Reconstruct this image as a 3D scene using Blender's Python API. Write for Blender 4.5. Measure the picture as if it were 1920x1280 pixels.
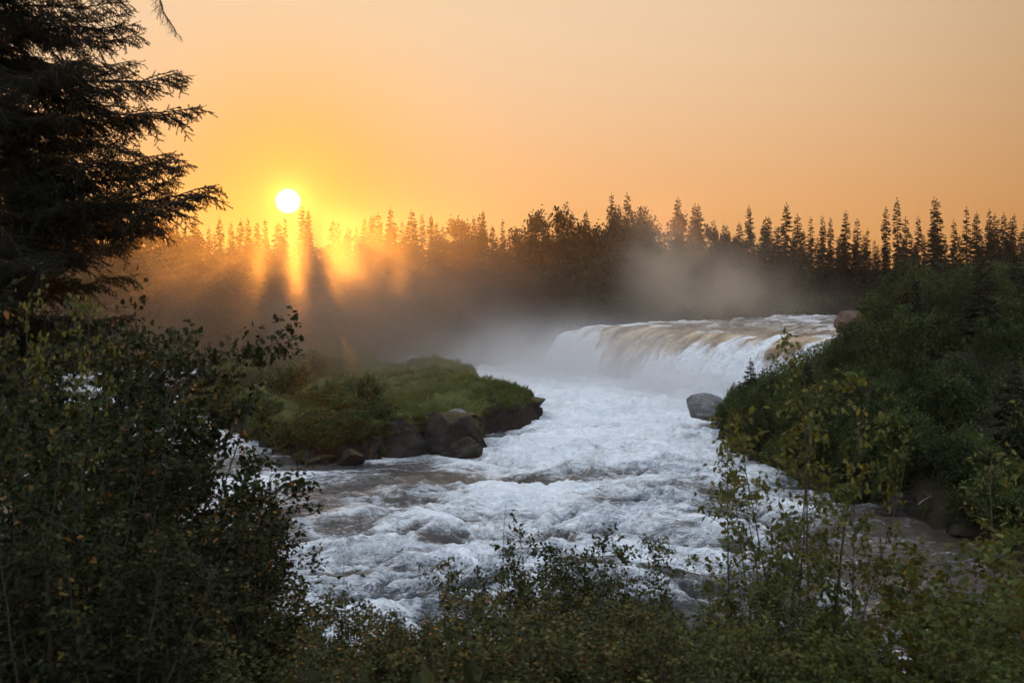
import bpy, math, random
import numpy as np

C = bpy.context.scene
for o in list(bpy.data.objects):
    bpy.data.objects.remove(o)
R = math.radians
PI = math.pi

# ------------------------------------------------------------------ camera, exposure, world, sun
CAMZ, FPX, HOR = 15.0, 1867.0, 545.0          # eye height over the pool, focal length in px of a 1920 frame, horizon row
cd = bpy.data.cameras.new('camera')
cam = bpy.data.objects.new('camera', cd)
C.collection.objects.link(cam)
cam.location = (0, 0, CAMZ)
cam.rotation_euler = (R(90), 0, 0)
cd.sensor_width = 36.0
cd.lens = FPX / 1920 * 36
cd.shift_y = -(640 - HOR) / 1920
cd.clip_start, cd.clip_end = 0.1, 5000
cd.dof.use_dof = True
cd.dof.focus_distance = 110
cd.dof.aperture_fstop = 3.2
C.camera = cam

C.view_settings.view_transform = 'Standard'
C.view_settings.look = 'None'
C.view_settings.exposure = 0.0
C.view_settings.gamma = 1.0
C.render.engine = 'CYCLES'
C.cycles.use_denoising = True
C.cycles.use_adaptive_sampling = True
C.cycles.adaptive_threshold = 0.04
C.cycles.time_limit = 700
C.cycles.max_bounces = 6
C.cycles.diffuse_bounces = 2
C.cycles.glossy_bounces = 2
C.cycles.transmission_bounces = 3
C.cycles.transparent_max_bounces = 8
C.cycles.volume_bounces = 1
C.cycles.volume_max_steps = 256
C.cycles.caustics_reflective = False
C.cycles.caustics_refractive = False
C.cycles.sample_clamp_indirect = 6

SUN = np.array([-420.0, 1867.0, HOR - 377.0])
SUN /= np.linalg.norm(SUN)
SUN_EL = math.asin(SUN[2])
SUN_AZ = math.atan2(SUN[0], SUN[1])

world = bpy.data.worlds.new('World')
C.world = world
world.use_nodes = True


class NT:
    """tiny node-building helper"""
    def __init__(self, tree):
        self.t = tree
        tree.nodes.clear()

    def n(self, typ, ins=None, **kw):
        nd = self.t.nodes.new(typ)
        for k, v in kw.items():
            setattr(nd, k, v)
        for k, v in (ins or {}).items():
            s = nd.inputs[k]
            if isinstance(v, bpy.types.NodeSocket):
                self.t.links.new(v, s)
            elif isinstance(v, bpy.types.Node):
                self.t.links.new(v.outputs[0], s)
            else:
                s.default_value = v
        return nd

    def m(self, op, a, b=0.0, c=None, clamp=False):
        ins = {0: a, 1: b}
        if c is not None:
            ins[2] = c
        return self.n('ShaderNodeMath', ins, operation=op, use_clamp=clamp).outputs[0]

    def v(self, op, a, b=(0, 0, 0)):
        nd = self.n('ShaderNodeVectorMath', {0: a, 1: b}, operation=op)
        return nd.outputs['Value'] if op in ('DOT_PRODUCT', 'LENGTH') else nd.outputs[0]

    def mix(self, f, a, b, blend='MIX'):
        nd = self.n('ShaderNodeMix', data_type='RGBA', blend_type=blend)
        for s, val in ((nd.inputs[0], f), (nd.inputs[6], a), (nd.inputs[7], b)):
            if isinstance(val, bpy.types.NodeSocket):
                self.t.links.new(val, s)
            else:
                s.default_value = val if not isinstance(val, tuple) else (*val[:3], 1.0)
        return nd.outputs[2]

    def smooth(self, x, lo, hi, a=0.0, b=1.0):
        return self.n('ShaderNodeMapRange', {0: x, 1: lo, 2: hi, 3: a, 4: b}, interpolation_type='SMOOTHSTEP').outputs[0]

    def noise(self, vec, scale, detail=4.0, rough=0.5, distort=0.0, kind='FBM'):
        nd = self.n('ShaderNodeTexNoise', {'Vector': vec, 'Scale': scale, 'Detail': detail, 'Roughness': rough, 'Distortion': distort}, noise_type=kind)
        return nd.outputs[0]


w = NT(world.node_tree)
geo = w.v('NORMALIZE', w.n('ShaderNodeTexCoord').outputs['Generated'])
sep = w.n('ShaderNodeSeparateXYZ', {0: geo})
dot = w.v('DOT_PRODUCT', geo, tuple(SUN))
elev = sep.outputs['Z']
warm = w.mix(w.smooth(elev, 0.0, 0.30), (0.80, 0.368, 0.118), (0.84, 0.60, 0.39))
side = w.smooth(dot, 0.62, 0.97, 0.56, 1.0)             # the glow of the low sun dies away to either side
warm = w.mix(1.0, warm, w.n('ShaderNodeCombineColor', {0: side, 1: w.m('POWER', side, 1.12), 2: w.m('POWER', side, 1.45)}).outputs[0], 'MULTIPLY')
cool = w.mix(w.smooth(elev, 0.0, 0.9), (0.88, 0.90, 0.94), (0.98, 1.08, 1.24))
front = w.m('MULTIPLY', w.smooth(dot, -0.1, 0.72), w.smooth(elev, 0.75, 0.28))
base = w.mix(front, cool, warm)
sky = w.n('ShaderNodeTexSky', sky_type='NISHITA', sun_disc=False, sun_elevation=SUN_EL, sun_rotation=SUN_AZ,
          air_density=1.0, dust_density=2.0, ozone_density=1.0)
nish = w.mix(1.0, sky.outputs[0], (0.05, 0.05, 0.05), 'MULTIPLY')
base = w.mix(0.08, base, nish, 'ADD')
pd = w.m('MAXIMUM', dot, 0.0)
base = w.mix(w.m('MULTIPLY', w.m('POWER', pd, 130.0), 0.75), base, (0.95, 0.44, 0.045))
halo = w.m('ADD', w.m('MULTIPLY', w.m('POWER', pd, 900.0), 0.28), w.m('MULTIPLY', w.m('POWER', pd, 6500.0), 0.8))
base = w.mix(1.0, base, w.mix(1.0, (1.0, 0.72, 0.11), w.n('ShaderNodeCombineColor', {0: halo, 1: halo, 2: halo}).outputs[0], 'MULTIPLY'), 'ADD')
disc = w.smooth(dot, math.cos(R(0.76)), math.cos(R(0.30)))
disc = w.m('MULTIPLY', disc, 5.0)
base = w.mix(1.0, base, w.mix(1.0, (1.0, 0.86, 0.55), w.n('ShaderNodeCombineColor', {0: disc, 1: disc, 2: disc}).outputs[0], 'MULTIPLY'), 'ADD')
bg = w.n('ShaderNodeBackground', {0: base, 1: 1.0})
w.n('ShaderNodeOutputWorld', {0: bg.outputs[0]})

sl = bpy.data.lights.new('sun_light', 'SUN')
sl.energy = 2.3
sl.angle = R(0.5)
sl.color = (1.0, 0.34, 0.040)
so = bpy.data.objects.new('sun_light', sl)
C.collection.objects.link(so)
from mathutils import Vector
so.rotation_euler = Vector(tuple(-SUN)).to_track_quat('-Z', 'Y').to_euler()
so.location = (0, 0, 100)


# ------------------------------------------------------------------ helpers
def at(px, py, Y):
    return ((px - 960) / FPX * Y, Y, CAMZ - (py - HOR) / FPX * Y)


def _hash(ix, iy, iz, seed):
    h = (ix * 374761393 + iy * 668265263 + iz * 2147483647 + seed * 974634777) & 0xFFFFFFFF
    h = ((h ^ (h >> 13)) * 1274126177) & 0xFFFFFFFF
    h = ((h ^ (h >> 16)) * 2246822519) & 0xFFFFFFFF
    h ^= h >> 15
    return (h & 0xFFFFFF).astype(np.float64) / 0xFFFFFF


def vnoise(x, y, z=0.0, seed=0):
    x, y, z = np.broadcast_arrays(np.asarray(x, float), np.asarray(y, float), np.asarray(z, float))
    ix, iy, iz = np.floor(x).astype(np.int64), np.floor(y).astype(np.int64), np.floor(z).astype(np.int64)
    fx, fy, fz = x - ix, y - iy, z - iz
    s = lambda t: t * t * t * (t * (t * 6 - 15) + 10)
    u, v, q = s(fx), s(fy), s(fz)
    r = 0
    for dx in (0, 1):
        for dy in (0, 1):
            for dz in (0, 1):
                r = r + _hash(ix + dx, iy + dy, iz + dz, seed) * (u if dx else 1 - u) * (v if dy else 1 - v) * (q if dz else 1 - q)
    return r


def fbm(x, y, z=0.0, octs=5, seed=0, gain=0.5, ridged=False):
    a, s, t, f = 1.0, 0.0, 0.0, 1.0
    for k in range(octs):
        n = vnoise(x * f + 17.3 * k, y * f - 9.1 * k, np.asarray(z) * f, seed + k)
        if ridged:
            n = 1 - np.abs(2 * n - 1)
        s = s + a * n
        t += a
        a *= gain
        f *= 2.03
    return s / t


def sstep(x, a, b):
    t = np.clip((x - a) / (b - a), 0, 1)
    return t * t * (3 - 2 * t)


def mesh(name, V, faces, smooth=False, attrs=None, uv=None):
    """V (n,3); faces: list of (m,k) index arrays"""
    me = bpy.data.meshes.new(name)
    V = np.ascontiguousarray(V, dtype=np.float32)
    faces = [np.asarray(f, dtype=np.int32) for f in faces if len(f)]
    me.vertices.add(len(V))
    me.vertices.foreach_set('co', V.ravel())
    loops = np.concatenate([f.ravel() for f in faces])
    tot = np.concatenate([np.full(len(f), f.shape[1], np.int32) for f in faces])
    start = np.concatenate([[0], np.cumsum(tot)[:-1]]).astype(np.int32)
    me.loops.add(len(loops))
    me.loops.foreach_set('vertex_index', loops)
    me.polygons.add(len(tot))
    me.polygons.foreach_set('loop_start', start)
    if smooth:
        me.polygons.foreach_set('use_smooth', np.ones(len(tot), bool))
    for k, a in (attrs or {}).items():
        at_ = me.attributes.new(k, 'FLOAT', 'POINT')
        at_.data.foreach_set('value', np.ascontiguousarray(a, dtype=np.float32))
    me.update(calc_edges=True)
    return me


def link(name, me, mat=None, parent=None, **props):
    o = bpy.data.objects.new(name, me)
    C.collection.objects.link(o)
    if mat is not None and me is not None and len(me.materials) == 0:
        me.materials.append(mat)
    if parent is not None:
        o.parent = parent
    for k, v in props.items():
        if v is not None:
            o[k] = v
    return o


def root(name, loc=(0, 0, 0), label=None, category=None, group=None):
    return link(name, None, None, None, label=label, category=category, group=group) if False else _root(name, loc, label, category, group)


def _root(name, loc, label, category, group):
    o = bpy.data.objects.new(name, None)
    C.collection.objects.link(o)
    o.location = loc
    o.empty_display_size = 0.3
    for k, v in (('label', label), ('category', category), ('group', group)):
        if v:
            o[k] = v
    return o


class Proto:
    """a kind of thing: its name and the meshes of its parts; place() links one individual"""
    def __init__(self, name, parts):
        self.name, self.parts = name, parts      # parts: [(name, mesh, material)]

    def place(self, loc, scale=1.0, rz=0.0, label=None, category='tree', group=None, tilt=(0, 0), name=None):
        r = _root(name or self.name, loc, label, category, group)
        r.rotation_euler = (tilt[0], tilt[1], rz)
        r.scale = scale if isinstance(scale, tuple) else (scale, scale, scale)
        for pn, me, mt in self.parts:
            link(pn, me, mt, r)
        return r


class Geo:
    """collects tubes (and other quads) into one mesh"""
    def __init__(self):
        self.V, self.Q, self.n = [], [], 0

    def tube(self, P, r, sides=5):
        P = np.asarray(P, float)
        k = len(P)
        r = np.broadcast_to(np.asarray(r, float), (k,))
        T = np.gradient(P, axis=0)
        T /= np.linalg.norm(T, axis=1, keepdims=True) + 1e-9
        ref = np.array([0.31, 0.17, 0.93]) if abs(T[0, 2]) < 0.8 else np.array([0.95, 0.2, 0.1])
        A = np.cross(T, ref)
        A /= np.linalg.norm(A, axis=1, keepdims=True) + 1e-9
        B = np.cross(T, A)
        ang = np.arange(sides) / sides * 2 * PI
        ring = P[:, None, :] + r[:, None, None] * (np.cos(ang)[None, :, None] * A[:, None, :] + np.sin(ang)[None, :, None] * B[:, None, :])
        self.V.append(ring.reshape(-1, 3))
        i = np.arange(k - 1)[:, None] * sides
        j = np.arange(sides)[None, :]
        j2 = (j + 1) % sides
        q = np.stack([i + j, i + j2, i + sides + j2, i + sides + j], -1).reshape(-1, 4) + self.n
        self.Q.append(q)
        self.n += k * sides

    def mesh(self, name, smooth=True):
        return mesh(name, np.concatenate(self.V), [np.concatenate(self.Q)], smooth)


def unit(a):
    return a / (np.linalg.norm(a, axis=-1, keepdims=True) + 1e-9)


def leaf_mesh(name, P, D, N, L, W, tint, full=True):
    """one ovate folded leaf (or a plain lozenge) at every point P, pointing along D, facing N"""
    P, D, N = map(lambda a: np.asarray(a, float), (P, D, N))
    n = len(P)
    D = unit(D)
    S = unit(np.cross(D, N))
    N = np.cross(S, D)
    L = np.broadcast_to(L, (n,))[:, None]
    W = np.broadcast_to(W, (n,))[:, None]
    if full:
        f = 0.18
        pts = [P, P + D * L * .33 + S * W * .5 + N * W * f, P + D * L * .70 + S * W * .36 + N * W * f * .6,
               P + D * L - N * L * .06, P + D * L * .70 - S * W * .36 + N * W * f * .6, P + D * L * .33 - S * W * .5 + N * W * f]
        V = np.stack(pts, 1).reshape(-1, 3)
        b = np.arange(n)[:, None] * 6
        Q = np.concatenate([b + np.array([0, 1, 2, 3]), b + np.array([0, 3, 4, 5])])
        T = np.repeat(tint, 6)
    else:
        pts = [P, P + D * L * .45 + S * W * .5, P + D * L, P + D * L * .5 - S * W * .5]
        V = np.stack(pts, 1).reshape(-1, 3)
        b = np.arange(n)[:, None] * 4
        Q = b + np.array([0, 1, 2, 3])
        T = np.repeat(tint, 4)
    return mesh(name, V, [Q], False, {'tint': T})


# ------------------------------------------------------------------ materials
def material(name):
    mt = bpy.data.materials.new(name)
    mt.use_nodes = True
    return mt, NT(mt.node_tree)


def out(nt, surf):
    nt.n('ShaderNodeOutputMaterial', {0: surf})


def leaf_mat(name, stops, trans=0.45, rough=0.5, tcol=(1.25, 1.1, 0.5), vary=0.10, spec=0.3):
    mt, t = material(name)
    a = t.n('ShaderNodeAttribute', attribute_name='tint')
    oi = t.n('ShaderNodeObjectInfo')
    fac = t.m('ADD', a.outputs['Fac'], t.m('MULTIPLY', t.m('SUBTRACT', oi.outputs['Random'], 0.5), vary))
    rp = t.n('ShaderNodeValToRGB', {0: fac})
    el = rp.color_ramp.elements
    while len(el) < len(stops):
        el.new(0.5)
    for e, (p, c) in zip(el, stops):
        e.position = p
        e.color = (*c, 1)
    col = rp.outputs[0]
    d = t.n('ShaderNodeBsdfPrincipled', {'Base Color': col, 'Roughness': rough, 'Specular IOR Level': spec})
    tr = t.n('ShaderNodeBsdfTranslucent', {0: t.mix(1.0, col, tcol, 'MULTIPLY')})
    s = t.n('ShaderNodeMixShader', {0: trans, 1: d.outputs[0], 2: tr.outputs[0]})
    out(t, s.outputs[0])
    return mt


def bark_mat(name, c1, c2, scale=12):
    mt, t = material(name)
    tc = t.n('ShaderNodeTexCoord').outputs['Object']
    mp = t.n('ShaderNodeMapping', {0: tc, 3: (1, 1, 0.25)})
    nz = t.noise(mp.outputs[0], scale, 5, 0.65)
    col = t.mix(t.smooth(nz, 0.35, 0.65), c1, c2)
    bp = t.n('ShaderNodeBump', {'Strength': 0.6, 'Distance': 0.02, 'Height': nz})
    out(t, t.n('ShaderNodeBsdfPrincipled', {'Base Color': col, 'Roughness': 0.9, 'Normal': bp.outputs[0]}).outputs[0])
    return mt


M_NEEDLE_FAR = leaf_mat('spruce_needles', [(0, (0.010, 0.014, 0.009)), (1, (0.030, 0.038, 0.020))], 0.04, 0.8, vary=.2, spec=.1)
M_LEAF_FAR = leaf_mat('far_leaves', [(0, (0.016, 0.020, 0.011)), (1, (0.045, 0.052, 0.022))], 0.10, 0.7, vary=.2, spec=.1)
M_NEEDLE = leaf_mat('near_needles', [(0, (0.009, 0.010, 0.006)), (1, (0.030, 0.031, 0.014))], 0.12, 0.75, spec=.1)
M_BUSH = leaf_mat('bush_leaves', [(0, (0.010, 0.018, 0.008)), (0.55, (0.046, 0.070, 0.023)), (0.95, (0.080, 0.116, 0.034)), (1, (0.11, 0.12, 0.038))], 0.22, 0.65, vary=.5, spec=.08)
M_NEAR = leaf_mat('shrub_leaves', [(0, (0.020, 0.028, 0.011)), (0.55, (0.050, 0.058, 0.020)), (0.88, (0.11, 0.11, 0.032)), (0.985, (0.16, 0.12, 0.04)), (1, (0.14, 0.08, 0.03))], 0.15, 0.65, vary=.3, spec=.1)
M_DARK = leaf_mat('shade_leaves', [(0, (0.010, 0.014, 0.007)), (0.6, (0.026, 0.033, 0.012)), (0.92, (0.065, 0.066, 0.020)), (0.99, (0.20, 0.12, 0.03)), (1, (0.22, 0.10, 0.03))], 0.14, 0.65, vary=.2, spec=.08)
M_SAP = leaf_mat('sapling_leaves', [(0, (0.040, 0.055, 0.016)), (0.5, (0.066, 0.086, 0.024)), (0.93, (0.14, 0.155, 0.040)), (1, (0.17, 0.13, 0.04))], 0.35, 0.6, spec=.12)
M_GRASS = leaf_mat('grass_blades', [(0, (0.030, 0.042, 0.012)), (0.7, (0.085, 0.118, 0.028)), (1, (0.15, 0.13, 0.045))], 0.35, spec=.15)
M_BARK = bark_mat('spruce_bark', (0.014, 0.011, 0.009), (0.045, 0.036, 0.030))
M_STEM = bark_mat('shrub_bark', (0.030, 0.022, 0.016), (0.090, 0.068, 0.050), 30)
M_LOG = bark_mat('bleached_wood', (0.16, 0.14, 0.12), (0.32, 0.29, 0.25), 9)


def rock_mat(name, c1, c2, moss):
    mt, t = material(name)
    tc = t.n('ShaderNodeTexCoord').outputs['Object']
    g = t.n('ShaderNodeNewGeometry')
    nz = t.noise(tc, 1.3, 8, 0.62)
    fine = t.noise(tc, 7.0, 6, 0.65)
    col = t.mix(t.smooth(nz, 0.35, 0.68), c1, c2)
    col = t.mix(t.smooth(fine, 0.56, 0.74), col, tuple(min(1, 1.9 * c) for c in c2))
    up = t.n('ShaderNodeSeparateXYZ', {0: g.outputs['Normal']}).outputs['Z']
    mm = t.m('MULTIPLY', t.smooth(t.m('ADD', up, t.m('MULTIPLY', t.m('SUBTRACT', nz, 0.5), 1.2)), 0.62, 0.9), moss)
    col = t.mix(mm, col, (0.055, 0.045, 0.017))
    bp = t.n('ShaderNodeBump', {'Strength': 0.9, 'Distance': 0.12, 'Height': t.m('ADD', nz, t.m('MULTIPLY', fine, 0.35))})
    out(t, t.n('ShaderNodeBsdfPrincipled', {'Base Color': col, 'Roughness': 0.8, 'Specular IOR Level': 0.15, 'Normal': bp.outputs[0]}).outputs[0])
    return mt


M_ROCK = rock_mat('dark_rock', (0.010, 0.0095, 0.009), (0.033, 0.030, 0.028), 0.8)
M_GREYROCK = rock_mat('grey_rock', (0.10, 0.10, 0.105), (0.22, 0.215, 0.215), 0.05)
M_REDROCK = rock_mat('red_brown_rock', (0.09, 0.055, 0.040), (0.18, 0.115, 0.085), 0.2)

mt, t = material('soil')
tc = t.n('ShaderNodeTexCoord').outputs['Object']
n1, n2 = t.noise(tc, 0.25, 6, 0.6), t.noise(tc, 3.0, 6, 0.6)
col = t.mix(t.smooth(n1, 0.4, 0.62), (0.014, 0.013, 0.009), (0.030, 0.027, 0.015))
col = t.mix(t.smooth(n2, 0.55, 0.75), col, (0.055, 0.042, 0.028))
out(t, t.n('ShaderNodeBsdfPrincipled', {'Base Color': col, 'Roughness': 0.95, 'Specular IOR Level': 0.1, 'Normal': t.n('ShaderNodeBump', {'Strength': 0.8, 'Distance': 0.2, 'Height': n2}).outputs[0]}).outputs[0])
M_SOIL = mt

mt, t = material('island_turf')
tc = t.n('ShaderNodeTexCoord').outputs['Object']
g = t.n('ShaderNodeNewGeometry')
up = t.n('ShaderNodeSeparateXYZ', {0: g.outputs['Normal']}).outputs['Z']
n1, n2 = t.noise(tc, 0.22, 5, 0.6), t.noise(tc, 2.2, 7, 0.62)
grass = t.mix(t.smooth(n1, 0.38, 0.62), (0.035, 0.045, 0.014), (0.075, 0.085, 0.024))
grass = t.mix(t.smooth(n2, 0.58, 0.75), grass, (0.11, 0.095, 0.04))
rk = t.mix(t.smooth(n2, 0.35, 0.65), (0.007, 0.006, 0.0055), (0.022, 0.019, 0.016))
col = t.mix(t.smooth(t.m('ADD', up, t.m('MULTIPLY', t.m('SUBTRACT', n2, 0.5), 0.7)), 0.62, 0.80), rk, grass)
out(t, t.n('ShaderNodeBsdfPrincipled', {'Base Color': col, 'Roughness': 0.9, 'Specular IOR Level': 0.12, 'Normal': t.n('ShaderNodeBump', {'Strength': 0.9, 'Distance': 0.25, 'Height': n2}).outputs[0]}).outputs[0])
M_ISLAND = mt


def water_mat(name, falls=False):
    mt, t = material(name)
    tc = t.n('ShaderNodeTexCoord').outputs['Object']
    fo = t.n('ShaderNodeAttribute', attribute_name='foam').outputs['Fac']
    br = t.n('ShaderNodeAttribute', attribute_name='brown').outputs['Fac']
    if falls:
        u = t.n('ShaderNodeAttribute', attribute_name='along').outputs['Fac']
        v = t.n('ShaderNodeAttribute', attribute_name='down').outputs['Fac']
        vec = t.n('ShaderNodeCombineXYZ', {0: u, 1: t.m('MULTIPLY', v, 0.16), 2: 0.0}).outputs[0]
        a = t.noise(vec, 0.55, 8, 0.68, 0.6)
        b = t.noise(vec, 2.6, 6, 0.7, 0.4)
        c = t.noise(tc, 2.2, 6, 0.7, 0.6)
    else:
        wp = t.n('ShaderNodeTexNoise', {'Vector': tc, 'Scale': 0.20, 'Detail': 4.0})
        vec = t.v('ADD', tc, t.v('MULTIPLY', t.v('SUBTRACT', wp.outputs['Color'], (0.5, 0.5, 0.5)), (7.0, 7.0, 0)))
        vec = t.n('ShaderNodeMapping', {0: vec, 2: (0, 0, R(20)), 3: (0.26, 1.0, 1.0)}).outputs[0]
        a = t.noise(vec, 0.42, 9, 0.66, 0.9)
        ridge = lambda sc, w_, ds: t.m('SUBTRACT', 1.0, t.m('MULTIPLY', t.m('ABSOLUTE', t.m('SUBTRACT', t.noise(vec, sc, 5, 0.6, ds), 0.5)), w_), clamp=True)
        b = t.m('MAXIMUM', ridge(0.75, 14.0, 1.0), t.m('MULTIPLY', t.m('MAXIMUM', ridge(1.9, 12.0, 1.3), ridge(4.4, 9.0, 1.0)), 0.85))   # lacy threads
        c = t.noise(vec, 3.6, 7, 0.7, 1.0)
    k = t.m('ADD', t.m('MULTIPLY', a, 0.55), t.m('MULTIPLY', b, 0.20 if not falls else 0.3))
    k = t.m('ADD', k, t.m('MULTIPLY', c, 0.35 if not falls else 0.2))
    # foam attribute 0..1 moves the threshold
    thr = t.m('SUBTRACT', 0.93 if falls else 0.86, t.m('MULTIPLY', fo, 0.78 if falls else 0.62))
    mask = t.smooth(t.m('SUBTRACT', k, thr), -0.12, 0.16)
    if not falls:
        k = t.m('ADD', t.m('ADD', t.m('MULTIPLY', fo, 0.84), t.m('MULTIPLY', b, 0.44)), t.m('ADD', t.m('MULTIPLY', t.m('SUBTRACT', a, 0.5), 0.75), t.m('MULTIPLY', t.m('SUBTRACT', c, 0.5), 0.35)))
        mask = t.smooth(k, 0.36, 0.94)
    deep = t.mix(br, (0.040, 0.048, 0.056), (0.075, 0.054, 0.034))
    if not falls:       # air whipped into the water pales it before it breaks into foam
        aer = t.mix(br, (0.20, 0.255, 0.31), (0.27, 0.25, 0.215))
        deep = t.mix(t.smooth(fo, 0.16, 0.55), deep, aer)
    foam = t.mix(t.smooth(c, 0.35, 0.65), (0.58, 0.65, 0.715), (0.84, 0.865, 0.89))
    if falls:
        thin = t.mix(t.smooth(a, 0.36, 0.62), (0.19, 0.118, 0.055), (0.56, 0.43, 0.28))
        deep = t.mix(br, deep, thin)
    col = t.mix(mask, deep, foam)
    rough = t.m('ADD', 0.12, t.m('MULTIPLY', mask, 0.5))
    hgt = t.m('ADD', t.m('MULTIPLY', k, 0.7), t.m('MULTIPLY', c, 0.5))
    bp = t.n('ShaderNodeBump', {'Strength': 0.85, 'Distance': 0.15 if not falls else 0.4, 'Height': hgt})
    out(t, t.n('ShaderNodeBsdfPrincipled', {'Base Color': col, 'Roughness': rough, 'IOR': 1.33, 'Normal': bp.outputs[0]}).outputs[0])
    return mt


M_WATER = water_mat('river_water')
M_FALL = water_mat('falling_water', True)


# ------------------------------------------------------------------ terrain
CREST0, CREST1 = np.array([10.0, 190.0]), np.array([43.5, 124.0])
CT = CREST1 - CREST0
CLEN = np.linalg.norm(CT)
CT /= CLEN
DN = np.array([CT[1], -CT[0]])                 # horizontal direction in which the water leaps
if DN[1] > 0:
    DN = -DN
LIPZ = 8.4

SHORE_R = np.array([(34, 30), (30, 45), (27.5, 60), (23.5, 72), (20.5, 88), (20.8, 100), (22.5, 110), (30, 118), (40.5, 124), (44.5, 127), (64, 138), (96, 165), (150, 190)], float)
FAR = np.array([(-260, 172), (-120, 186), (-40, 192), (0, 193), (9.5, 194.5), (40, 210), (75, 229), (150, 262), (300, 300)], float)


def far_d(x, y):
    return y - np.interp(x, FAR[:, 0], FAR[:, 1])


def right_d(x, y):
    return x - np.interp(y, SHORE_R[:, 1], SHORE_R[:, 0])


def near_h(x, y):
    yy = y + 0.10 * np.abs(x) * 0.3
    return 13.2 - 0.375 * np.maximum(yy - 2, 0) - 0.10 * np.maximum(-yy, 0)


def ground_h(x, y):
    x, y = np.asarray(x, float), np.asarray(y, float)
    n = fbm(x * .05, y * .05, 0, 5, 3) - .5
    nf = fbm(x * .35, y * .35, 0, 4, 5) - .5
    bed = -2.5 + 0 * x
    # step of the falls: upstream bed sits 7.2 m up
    q = (x - CREST0[0]) * -DN[0] + (y - CREST0[1]) * -DN[1]      # metres upstream of the crest line
    up = sstep(q, 2.0, 9.0) * sstep(x, 2, 9)
    bed = bed + up * (LIPZ + 1.3)
    h = np.maximum(bed, near_h(x, y) + n * 1.6 + nf * .5)
    d = far_d(x, y)
    fh = np.where(d > 0, 9.3 * sstep(d, -2, 14) + 0.045 * np.clip(d, 0, 400) + sstep(x, 20, 90) * 2.0, -4) + n * 3 * sstep(d, 0, 20)
    h = np.maximum(h, np.where(d > -2, fh, -4))
    d = right_d(x, y)
    rise = sstep(y, 50, 105)
    rh = (2.2 * sstep(d, 0, 1.6) + 0.42 * np.clip(d, 0, 16) + 0.12 * np.clip(d - 16, 0, 200)) * (0.75 + 0.4 * rise) + n * 2.5 * sstep(d, 0, 6) + nf * .8
    rh = np.where(y > 168, -4, rh)
    h = np.maximum(h, np.where(d > -1, rh - 1.2 * (d < 0), -4))
    # left shore, out of sight behind the spruce
    d = -(x + 46 + 0.26 * y)
    h = np.maximum(h, np.where(d > -2, 0.4 * np.clip(d, -2, 25) + n * 2, -4))
    return h


def grid_faces(nr, nc):
    i = np.arange(nr - 1)[:, None] * nc
    j = np.arange(nc - 1)[None, :]
    return np.stack([i + j, i + j + 1, i + nc + j + 1, i + nc + j], -1).reshape(-1, 4)


ys = np.concatenate([np.arange(-40, 60, 1.0), np.arange(60, 260, 1.3), np.geomspace(262, 1500, 40)])
xs = np.concatenate([-np.geomspace(900, 131, 25), np.arange(-130, 130, 1.3), np.geomspace(131, 900, 25)])
X, Y = np.meshgrid(xs, ys)
V = np.stack([X, Y, ground_h(X, Y)], -1).reshape(-1, 3)
link('ground', mesh('ground', V, [grid_faces(len(ys), len(xs))], True), M_SOIL, kind='structure')

ISLE = np.array([(3.6, 119), (1.8, 109), (-2.2, 105), (-2.4, 97), (-4.6, 90), (-8.5, 91.5), (-13, 88), (-17, 85), (-20.5, 90), (-27, 100), (-36, 118), (-47, 140),
                 (-42, 165), (-28, 178), (-15, 178), (-6, 162), (-4, 142), (2.6, 128)], float)


def isle_d(x, y):
    """signed distance to the island outline, positive inside"""
    P = np.stack([np.ravel(x), np.ravel(y)], -1)
    best = np.full(len(P), 1e9)
    inside = np.zeros(len(P), bool)
    for a, b in zip(ISLE, np.roll(ISLE, -1, 0)):
        ab = b - a
        tt = np.clip(((P - a) @ ab) / (ab @ ab), 0, 1)
        best = np.minimum(best, np.linalg.norm(P - a - tt[:, None] * ab, axis=1))
        c = ((a[1] > P[:, 1]) != (b[1] > P[:, 1]))
        with np.errstate(divide='ignore', invalid='ignore'):
            xi = (b[0] - a[0]) * (P[:, 1] - a[1]) / (b[1] - a[1]) + a[0]
        inside ^= c & (P[:, 0] < xi)
    return np.where(inside, best, -best).reshape(np.shape(x))


def isle_h(x, y):
    x, y = np.asarray(x, float), np.asarray(y, float)
    d = isle_d(x, y) + (fbm(x * .5, y * .5, 0, 4, 21) - .5) * 2.2
    n = fbm(x * .11, y * .11, 0, 5, 22) - .5
    nf = fbm(x * .55, y * .55, 0, 4, 23) - .5
    h = -1.6 + (2.6 + 2.6 * fbm(x * .16, y * .16, 0, 3, 25)) * sstep(d, -1.2, 1.6) + 0.9 * sstep(d, 1, 9)
    h = h - 1.5 * np.exp(-((x + 3.5) / 2.2) ** 2 - ((y - 101.5) / 3.0) ** 2) * sstep(d, -1, 1)
    h = h + 0.9 * np.exp(-((x + 8) / 3.5) ** 2 - ((y - 94) / 3.5) ** 2) * sstep(d, 0, 1.5)
    cape = np.exp(-((x + 1) / 6) ** 2 - ((y - 118) / 8) ** 2)
    h = h + 1.1 * cape * sstep(d, 0, 2)
    return h + (n * 3.4 + nf * 1.6 - .5) * sstep(d, -.5, 4)


gy, gx = np.arange(80, 184, 0.40), np.arange(-52, 8, 0.40)
X, Y = np.meshgrid(gx, gy)
Z = isle_h(X, Y)
dI = isle_d(X, Y)
V = np.stack([X + (fbm(X, Y, 0, 3, 31) - .5) * .5, Y + (fbm(X, Y, 0, 3, 32) - .5) * .5, Z], -1).reshape(-1, 3)
F = grid_faces(len(gy), len(gx))
keep = (dI.ravel()[F] > -2.2).any(1)
link('island', mesh('island', V, [F[keep]], True), M_ISLAND, kind='structure')


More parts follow.
